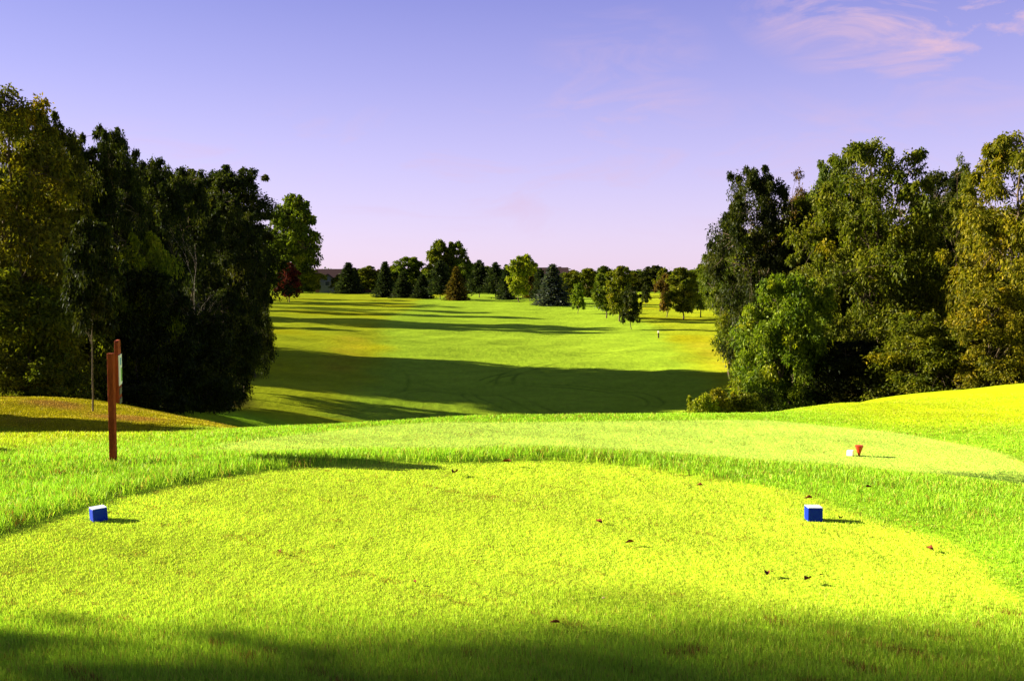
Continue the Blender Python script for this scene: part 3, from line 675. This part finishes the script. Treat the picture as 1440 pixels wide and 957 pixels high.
far('spruce', 642, 422, 377, 14, BRONZE, 'bronze-tinged conifer below the two tallest trees', GM, 'conifer')
far('pine', 674, 418, 368, 15, SPR, 'dark pine first right of the bronze conifer', GM, 'pine')
far('far2', 662, 411, 371, 12, OLIVE, 'olive tree peeping between the bronze conifer and the pines', GM)
far('pine', 697, 419, 371, 14, SPR, 'middle one of the three dark pines right of the bronze conifer', GM, 'pine')
far('spruce2', 712, 421, 374, 12, SPR, 'pointed dark conifer last of the three right of the bronze one', GM, 'conifer')
far('oval2', 730, 425, 361, 17, YEL, 'light yellow-green tree, taller than its neighbours, left of the roof', GM)
far('far2', 742, 416, 359, 15, YEL, 'airy yellow-green tree close behind the light one left of the roof', GM)
far('pine', 745, 424, 385, 10, RUSSET, 'small brownish pine at the foot of the airy yellow-green tree', GM, 'pine')
far('pine', 760, 425, 379, 11, SPR, 'dark pine left of the big blue-grey spruce', GM, 'pine')
far('spruce', 777, 430, 374, 21, BLUES, 'big blue-grey spruce with a wide skirt near the middle', GM, 'blue_spruce')
far('oval', 803, 428, 384, 17, OLIVE, 'olive tree right of the blue-grey spruce', GM)
far('oval2', 813, 441, 399, 9, BRIGHT, 'small bright green sapling on a bare stem before the right trees', GM, 'sapling')
far('far', 826, 418, 378, 22, OLIVE, 'broad golden-olive tree behind the bright green sapling', GM)
far('oval', 852, 447, 375, 20, GREEN, 'left of three upright green trees on the right lawn', GM)
far('oval', 872, 452, 375, 19, OLIVE, 'middle and widest of three upright green trees on the right lawn', GM)
far('oval2', 887, 463, 402, 13, DARK, 'small dark green tree nearest of those on the right lawn', GM)
far('oval', 908, 430, 397, 6, DARK, 'tiny dark tree far out on the lawn in the gap between groups', GM)
far('oval2', 937, 446, 386, 14, RUSSET, 'small russet tree left of the rounded one on the right lawn', GM)
far('oval', 960, 449, 377, 22, OLIVE, 'rounded olive tree on a forked trunk near the right wood', GM)
far('oval', 986, 446, 372, 17, GREEN, 'green tree on the lawn touching the right wood', GM)
for px_, yb_, yt_, hw_, kd_, tn_, lb_ in ((476, 412, 386, 10, 'oval', OLIVE, 'dark rounded shrubby tree left of the spruce by the house'), (558, 411, 374, 12, 'far2', OLIVE, 'tall thin tree between two dark spruces, left part of the far row'),
        (604, 412, 380, 14, 'far', GREEN, 'green tree filling the gap before the two tallest trees'), (655, 413, 366, 16, 'far', GREEN, 'dark tree at the right foot of the two tallest trees'),
        (686, 412, 375, 14, 'far2', OLIVE, 'olive tree seen between the dark pines'), (752, 413, 376, 16, 'far', GREEN, 'green tree just left of the dark roof'), (842, 416, 384, 18, 'far', OLIVE, 'olive tree behind the left upright lawn tree'),
        (795, 416, 384, 12, 'far2', GREEN, 'green tree behind the right skirt of the blue-grey spruce'), (972, 430, 380, 16, 'oval', GREEN, 'green tree behind the rounded olive lawn tree')):
    far(kd_, px_, yb_, yt_, hw_, tn_, lb_, GM)
GF = 'distant trees along the skyline'
far_list = [(355, 376, 16), (380, 378, 16), (448, 384, 13), (466, 386, 12), (554, 374, 14), (603, 376, 12), (686, 379, 14), (722, 381, 12), (790, 385, 14), (806, 383, 14),
            (845, 383, 16), (862, 384, 14), (895, 381, 16), (906, 386, 12), (921, 374, 17), (946, 386, 14), (975, 384, 16), (1005, 380, 18), (1040, 380, 20), (1080, 378, 20), (1120, 380, 20), (320, 380, 18), (280, 378, 18), (1160, 380, 20), (240, 380, 20)]
names_ = {355: 'behind the left wood', 380: 'just behind the tall rounded tree'}
far_lab = {448: 'distant tree above the left end of the grey house', 466: 'distant tree behind the grey house gable', 554: 'distant tree between the tall spruce and the broad green tree',
           603: 'distant tree left of the two tallest trees', 686: 'distant tree in the gap of the dark pines', 722: 'distant tree right of the three dark conifers', 790: 'distant tree right of the dark roof',
           806: 'distant hazy tree right of the blue-grey spruce', 845: 'distant tree left of the three upright trees', 862: 'distant tree between two of the upright lawn trees', 895: 'distant tree right of the upright lawn trees',
           906: 'distant tree above the tiny lawn tree', 921: 'distant dark domed tree on the skyline of the lawn gap', 946: 'distant tree behind the small russet tree', 975: 'distant tree above the rounded olive lawn tree'}
for i, (px, yt, hw) in enumerate(far_list):
    Y = 430 + (i * 37) % 70; x, y, zt = at_depth(px, yt, Y); zg = hz(x, y)
    tree(('far', 'far2')[i % 2], 'distant_tree', (x, y, zg - .2), zt - zg + .2, hw / 1400 * Y * 1.25, i * 2.1, (GREEN, OLIVE, DARK)[i % 3],
         far_lab.get(px, 'distant skyline tree hidden behind the nearer woods'), GF)
for i in range(28):
    px = 436 + i * 20.5 + (i * 7 % 9); Y = 395 + (i * 53) % 60; yt = 378 + (i * 5) % 8; x, y, zt = at_depth(px, yt, Y); zg = hz(x, y)
    tree(('far', 'dome', 'far2')[i % 3], 'distant_tree', (x, y, zg - .2), zt - zg + .2, (11 + i % 4) / 1400 * Y * 1.25, i * 2.7, (OLIVE, GREEN, (.09, .09, .01), DARK)[i % 4],
         'low tree in the distant band behind the far row of trees', 'low band of trees behind the far row')
# far-off wood closing the horizon
def far_wood():
    rs = np.random.RandomState(9); C, Rc = [], []
    for i in range(1100):
        x = rs.uniform(-700, 700); y = 560 + rs.uniform(0, 60) - abs(x) * .15; h = rs.uniform(5.5, 10.5); 
        C.append((x, y, -1 + h * rs.rand() ** .5 * .95)); Rc.append(rs.uniform(3, 5))
    return leaves(np.array(C), np.array(Rc), 70, 1.7, 1.0, rs, .8, .2)
V, F, v, cv = far_wood()
o = meshobj('far_off_wood', V, F, M['leaf']); o.color = (*GREEN, 1)
for nm, arr in (('v', v), ('k', cv)):
    a = o.data.attributes.new(nm, 'FLOAT', 'FACE'); a.data.foreach_set('value', arr.astype(np.float32))
tag(o, 'far-off dark green wood closing the horizon behind the golf course', 'wood', kind='stuff')

# ------------------------------------------------------------------ box helper for built things
def box_vf(x0, x1, y0, y1, z0, z1, bev=0.0):
    V = [(x, y, z) for z in (z0, z1) for y in (y0, y1) for x in (x0, x1)]
    F = [(0, 2, 3, 1), (4, 5, 7, 6), (0, 1, 5, 4), (2, 6, 7, 3), (0, 4, 6, 2), (1, 3, 7, 5)]
    return V, F
def joinvf(parts):
    V, F = [], []
    for v, f in parts:
        o_ = len(V); V += list(v); F += [tuple(i + o_ for i in q) for q in f]
    return V, F
def part(name, vf, m, parent, bevel=0):
    o = meshobj(name, vf[0], vf[1], m, parent)
    if bevel:
        b = o.modifiers.new('bevel', 'BEVEL'); b.width = bevel; b.segments = 2; b.limit_method = 'ANGLE'
    return o

# houses far behind the trees
M['siding'] = simple('blue_grey_siding', (0.10, 0.11, 0.16), .7, .2, .1, 2); M['roof'] = simple('brown_shingles', (0.06, 0.035, 0.035), .9, .1, .25, 3)
M['trim'] = simple('white_trim', (0.22, 0.22, 0.27), .6, .3, .05, 5); M['pane'] = simple('window_pane', (0.03, 0.04, 0.06), .1, .6, .1, 2); M['brick'] = simple('brown_brick', (0.10, 0.05, 0.04), .85, .2, .3, 4)
def house(px, ytop, Y, width, depth, rz, label, wallm, gable_front=True, eave=.55):
    x, y, zt = at_depth(px, ytop, Y); zg = hz(x, y); h = zt - zg; e = h * eave; w, d = width / 2, depth / 2
    r = empty('house', (x, y, zg), rz)
    V = [(-w, -d, -.3), (w, -d, -.3), (w, d, -.3), (-w, d, -.3), (-w, -d, e), (w, -d, e), (w, d, e), (-w, d, e), (-w, 0, h - .25), (w, 0, h - .25)]
    part('wall', (V, [(0, 1, 5, 4), (2, 3, 7, 6), (1, 2, 6, 9, 5), (3, 0, 4, 8, 7), (0, 3, 2, 1)]), wallm, r)
    k = 1.12; sl = (h - e) / d
    def slab(s):
        yo, zo = s * d * k, e - (k - 1) * d * sl; W_ = w + .5
        P = [(-W_, yo, zo), (W_, yo, zo), (W_, 0, h), (-W_, 0, h)]
        return [p for p in P] + [(a, b, c + .25) for a, b, c in P]
    fs = [(0, 1, 2, 3), (4, 7, 6, 5), (0, 4, 5, 1), (1, 5, 6, 2), (2, 6, 7, 3), (3, 7, 4, 0)]
    ro = part('roof', joinvf([(slab(-1), fs), (slab(1), fs)]), M['roof'], r)
    part('chimney', box_vf(w * .4, w * .4 + 1.0, .3, 1.2, h - 1.2, h + .5), M['brick'], ro)
    nw = max(2, int(width / 3.2))
    for lv in range(2):
        for i in range(nw):
            cx = -w + width * (i + .5) / nw; cz = 1.3 + lv * 2.7
            if cz + 1.2 > e: continue
            f = part('window', joinvf([box_vf(cx - .62, cx + .62, -d - .06, -d, cz + 1.22, cz + 1.34), box_vf(cx - .62, cx + .62, -d - .06, -d, cz - .12, cz),
                                       box_vf(cx - .62, cx - .5, -d - .06, -d, cz, cz + 1.22), box_vf(cx + .5, cx + .62, -d - .06, -d, cz, cz + 1.22)]), M['trim'], r)
            part('pane', box_vf(cx - .5, cx + .5, -d - .03, -d + .01, cz, cz + 1.22), M['pane'], f)
    if gable_front:     # pale gabled bay towards the course
        gx0 = -w * .55; gw = 3.0
        V = [(gx0 - gw, -d - 2.5, -.3), (gx0 + gw, -d - 2.5, -.3), (gx0 + gw, -d, -.3), (gx0 - gw, -d, -.3), (gx0 - gw, -d - 2.5, e * .95), (gx0 + gw, -d - 2.5, e * .95), (gx0 + gw, -d, e * .95), (gx0 - gw, -d, e * .95), (gx0, -d - 2.5, e * 1.4), (gx0, -d, e * 1.4)]
        part('gabled_bay', (V, [(0, 1, 5, 8, 4), (1, 2, 6, 5), (3, 0, 4, 7), (2, 3, 7, 9, 6)]), M['siding'], r)
        P = lambda s: [(gx0 + s * gw * 1.15, -d - 3, e * .95 - .07 * e), (gx0, -d - 3, e * 1.42), (gx0, -d + 1, e * 1.42), (gx0 + s * gw * 1.15, -d + 1, e * .95 - .07 * e)]
        part('bay_roof', joinvf([(P(s) + [(a, b, c + .25) for a, b, c in P(s)], fs) for s in (-1, 1)]), M['roof'], r)
        f = part('window', box_vf(gx0 - 1.0, gx0 + 1.0, -d - 2.56, -d - 2.5, e * .5, e * .5 + 1.9), M['trim'], r)
        part('pane', box_vf(gx0 - .85, gx0 + .85, -d - 2.60, -d - 2.56, e * .5 + .15, e * .5 + 1.75), M['pane'], f)
    tag(r, label, 'house'); return r
house(486, 379, 385, 22, 11, R_(4), 'grey house with a pale gabled bay and brown roof behind the first spruce', M['brick'])
house(777, 377, 330, 9.5, 9, R_(-3), 'dark-roofed house behind the big blue-grey spruce', M['brick'], False, .5)

# ------------------------------------------------------------------ tee sign
def tee_sign():
    x, y, z = ground_hit(160, 650, 8); y = y; r = empty('tee_sign', (x, y, z), 0)
    f = y / 1400.
    hp = (650 - 495) * f
    post = part('post', box_vf(-.032, .024, -.030, .030, -.15, hp), M['rust'], r, .004)
    # board stands behind the post, turned almost edge-on to the tee
    a = R_(-16.5)
    zt = (650 - 478) * f; zb = (650 - 566) * f; bw = .30
    B = empty('tmp', (0, 0, 0)); bpy.data.objects.remove(B)
    def rot(V, ox=.012, oy=.037): # local board frame: s along depth, n across thickness
        return [(ox + n * math.cos(a) + s * math.sin(a), oy + s * math.cos(a) - n * math.sin(a), zz) for n, s, zz in V]
    th = .034
    prof = [(0, zb), (bw, zb), (bw, zt - .16), (bw * .90, zt - .02), (bw * .84, zt), (bw * .16, zt), (bw * .10, zt - .02), (0, zt - .16)]
    n = len(prof); V = [(0, s, zz) for s, zz in prof] + [(th, s, zz) for s, zz in prof]
    F = [tuple(range(n)), tuple(range(2 * n - 1, n - 1, -1))] + [(i, n + i, n + (i + 1) % n, (i + 1) % n) for i in range(n)]
    part('board', (rot(V), F), M['rust'], r, .003)
    def panel(name, s0, s1, z0, z1, n0, n1, m, parent=r):
        V, F = box_vf(n0, n1, s0, s1, z0, z1); return part(name, (rot(V), F), m, parent)
    mp = panel('map_panel', .02, bw - .02, zt - .43, zt - .14, th, th + .008, M['white'])
    M['mapblue'] = simple('map_blue', (.12, .25, .5)); M['mapgreen'] = simple('map_green', (.16, .32, .06)); M['plaque'] = simple('plaque', (.06, .04, .045), .5)
    panel('map_fairway', .15, bw - .05, zt - .40, zt - .27, th + .008, th + .011, M['mapgreen'], mp)
    panel('map_pond', .10, bw - .10, zt - .24, zt - .17, th + .008, th + .011, M['mapblue'], mp)
    panel('plaque', .04, bw - .04, zt - .52, zt - .46, th, th + .006, M['plaque'])
    panel('plaque', .04, bw - .04, zt - .61, zt - .56, th, th + .006, M['plaque'])
    tag(r, 'rust-brown wooden tee sign on a square post in the rough at left', 'sign')
tee_sign()

# ------------------------------------------------------------------ tee markers
def cube_marker(px, py, size, rz, label, m, lip, name='tee_marker', tilt=0, group=None):
    x, y, z = ground_hit(px, py, 3); s = size / 2
    r = empty(name, (x, y + s, z - .004), rz); r.rotation_euler = (0, tilt, rz)
    part('block', box_vf(-s, s, -s, s, 0, size * .93), m, r, .007)
    part('top', box_vf(-s + .001, s - .001, -s + .001, s - .001, size * .932, size * .97), lip, r, .002)  # separate slab carries the painted sky light on the blue cubes
    tag(r, label, 'tee marker', group); return r
cube_marker(135, 733, .100, R_(37), 'blue cube tee marker at left, by the edge of the longer grass', M['blue'], M['blue_skylit'], tilt=R_(-3), group='blue tee markers')
cube_marker(1147, 733, .105, R_(-2), 'blue cube tee marker at right, standing on the open tee', M['blue'], M['blue_skylit'], group='blue tee markers')
cube_marker(1197, 641, .092, R_(-28), 'small white cube tee marker beside the red cone', M['white'], M['white'], name='white_tee_marker')
def cone_marker():
    x, y, z = ground_hit(1208, 641, 3); r = empty('cone_marker', (x, y, z), 0); f = y / 1400
    hh = 14.5 * f; R1 = 5.9 * f; R0 = 1.6 * f; n = 20; z0 = .018
    prof = [(0.0, z0), (R0, z0), (R0 * 1.05, z0 + .01), (R1, z0 + hh * .9), (R1 * 1.02, z0 + hh * .93), (R1 * .96, z0 + hh * .95), (0, z0 + hh * .95)]
    V = []; F = []
    for rr, zz in prof[1:-1]: V += [(math.cos(2 * PI * i / n) * rr, math.sin(2 * PI * i / n) * rr, zz) for i in range(n)]
    L = len(prof) - 2
    for j in range(L - 1): F += [(j * n + i, j * n + (i + 1) % n, (j + 1) * n + (i + 1) % n, (j + 1) * n + i) for i in range(n)]
    F += [tuple(range(n))[::-1], tuple((L - 1) * n + i for i in range(n))]
    part('cone', (V, F), M['red'], r)
    V = [(math.cos(2 * PI * i / 8) * rr, math.sin(2 * PI * i / 8) * rr, zz) for rr, zz in ((R0 * .3, -.05), (R0 * .8, z0 - .001)) for i in range(8)]
    part('spike', (V, [(i, (i + 1) % 8, 8 + (i + 1) % 8, 8 + i) for i in range(8)] + [tuple(range(8, 16))]), M['dark'], r)
    tag(r, 'red upside-down cone tee marker on the forward tee', 'tee marker')
cone_marker()

# stake with white top on the far lawn, red stake on the mound
def stake(px, ybase, ytop, rad_px, label, body, capm, y0):
    x, y, z = ground_hit(px, ybase, y0); f = y / 1400; h = (ybase - ytop) * f; w = rad_px * f
    r = empty('stake', (x, y, z)); part('pole', box_vf(-w, w, -w, w, -.2, h * .7), body, r, w * .2)
    part('cap', box_vf(-w * 1.05, w * 1.05, -w * 1.05, w * 1.05, h * .7 + .002, h), capm, r, w * .4)
    tag(r, label, 'stake')
stake(926, 475, 465, .9, 'short stake with a white top on the right lawn', M['dark'], M['white'], 60)
stake(93, 556, 535, 1.2, 'thin red-brown stake on the mound at left', M['rust'], M['rust'], 20)

# ------------------------------------------------------------------ dead leaves and divots on the tee
def dead_leaf_mesh(seed, n=5, size=.03):
    rs = np.random.RandomState(seed); V, F = [], []
    for i in range(n):
        c = np.array([rs.randn() * size * .9, rs.randn() * size * .6, .006 + .010 * rs.rand()]); a = rs.rand() * 6.28; L = size * rs.uniform(.5, 1.0); w = L * .55
        ax = np.array([math.cos(a), math.sin(a), 0]); sd_ = np.array([-math.sin(a), math.cos(a), 0]); o_ = len(V)
        pts = [(-1, 0, 0), (-.5, .7, .25), (.1, .9, .5), (.6, .5, .35), (1, 0, .1), (.6, -.5, .4), (.1, -.9, .55), (-.5, -.7, .2), (0, 0, 0.02)]
        for u, v_, q in pts: V.append(tuple(c + ax * u * L * .6 + sd_ * v_ * w * .6 + np.array([0, 0, q * L * rs.uniform(.5, .9)])))
        for j in range(8): F.append((o_ + j, o_ + (j + 1) % 8, o_ + 8))
    return V, F
leafs = [(418, 781, 1.3, 'curled dead brown leaf on the tee, lower left of centre'), (830, 746, 1.2, 'dead brown leaf in the middle of the tee'),
         (905, 772, 1.2, 'dead reddish leaf on the tee below and right of the middle one'), (1290, 776, 1.2, 'dead brown leaf near the right edge of the tee below the blue cube'),
         (985, 690, 1.2, 'dead brown leaf near the far right part of the tee'), (720, 657, 1.5, 'dead leaf at the far edge of the tee, centre'),
         (616, 667, 1.1, 'dead leaf at the far edge of the tee, left of centre'), (576, 823, .9, 'small dead leaf low on the tee, left of centre'),
         (780, 877, 1.1, 'dead reddish leaf at the edge of the foreground shadow'), (1136, 814, 1.3, 'brown divot of dead leaves right of two others near the shadow'),
         (1088, 813, 1.3, 'brown divot of dead leaves left of its twin near the shadow'), (1225, 693, 1.2, 'dead leaf by the far right curve of the tee'),
         (1124, 702, .9, 'small dead leaf above the right blue cube'), (1188, 733, .9, 'dead leaf lying in the shadow of the right blue cube'), (1160, 813, .8, 'tiny brown divot rightmost in the row near the shadow')]
for i, (px, py, s, lab) in enumerate(leafs):
    x, y, z = ground_hit(px, py, 3); V, F = dead_leaf_mesh(100 + i, 1, .045)
    o = meshobj('fallen_leaf', V, F, M['deadleaf']); o.location = (x, y, z + .008); o.scale = (s * y / 7 * 1.45,) * 3; o.rotation_euler = (0, 0, i)
    tag(o, lab, 'leaf', 'dead leaves on the tee')
x, y, z = ground_hit(860, 851, 3); V, F = dead_leaf_mesh(200, 1, .03); o = meshobj('pale_leaf', V, F, M['straw']); o.location = (x, y, z + .012)
tag(o, 'pale straw-coloured leaf lying just above the foreground shadow', 'leaf')
rs2 = random.Random(3)
src = None
for i in range(46):
    px, py = rs2.uniform(200, 1290), rs2.uniform(662, 860)
    if i < 12: px, py = rs2.uniform(860, 1010), rs2.uniform(655, 662)
    if 12 <= i < 22: px, py = rs2.uniform(960, 1170), rs2.uniform(806, 820)
    x, y, z = ground_hit(px, py, 3)
    if src is None: V, F = dead_leaf_mesh(300, 1, .022); src = o = meshobj('leaf_scrap', V, F, M['deadleaf'])
    else: o = src.copy(); col.objects.link(o)
    o.location = (x, y, z + .010); o.rotation_euler = (0, 0, rs2.uniform(0, 6)); k = rs2.uniform(.5, 1.0); o.scale = (k, k, k)
    tag(o, 'tiny brown leaf scrap scattered on the mown tee', 'leaf', 'leaf scraps on the tee')
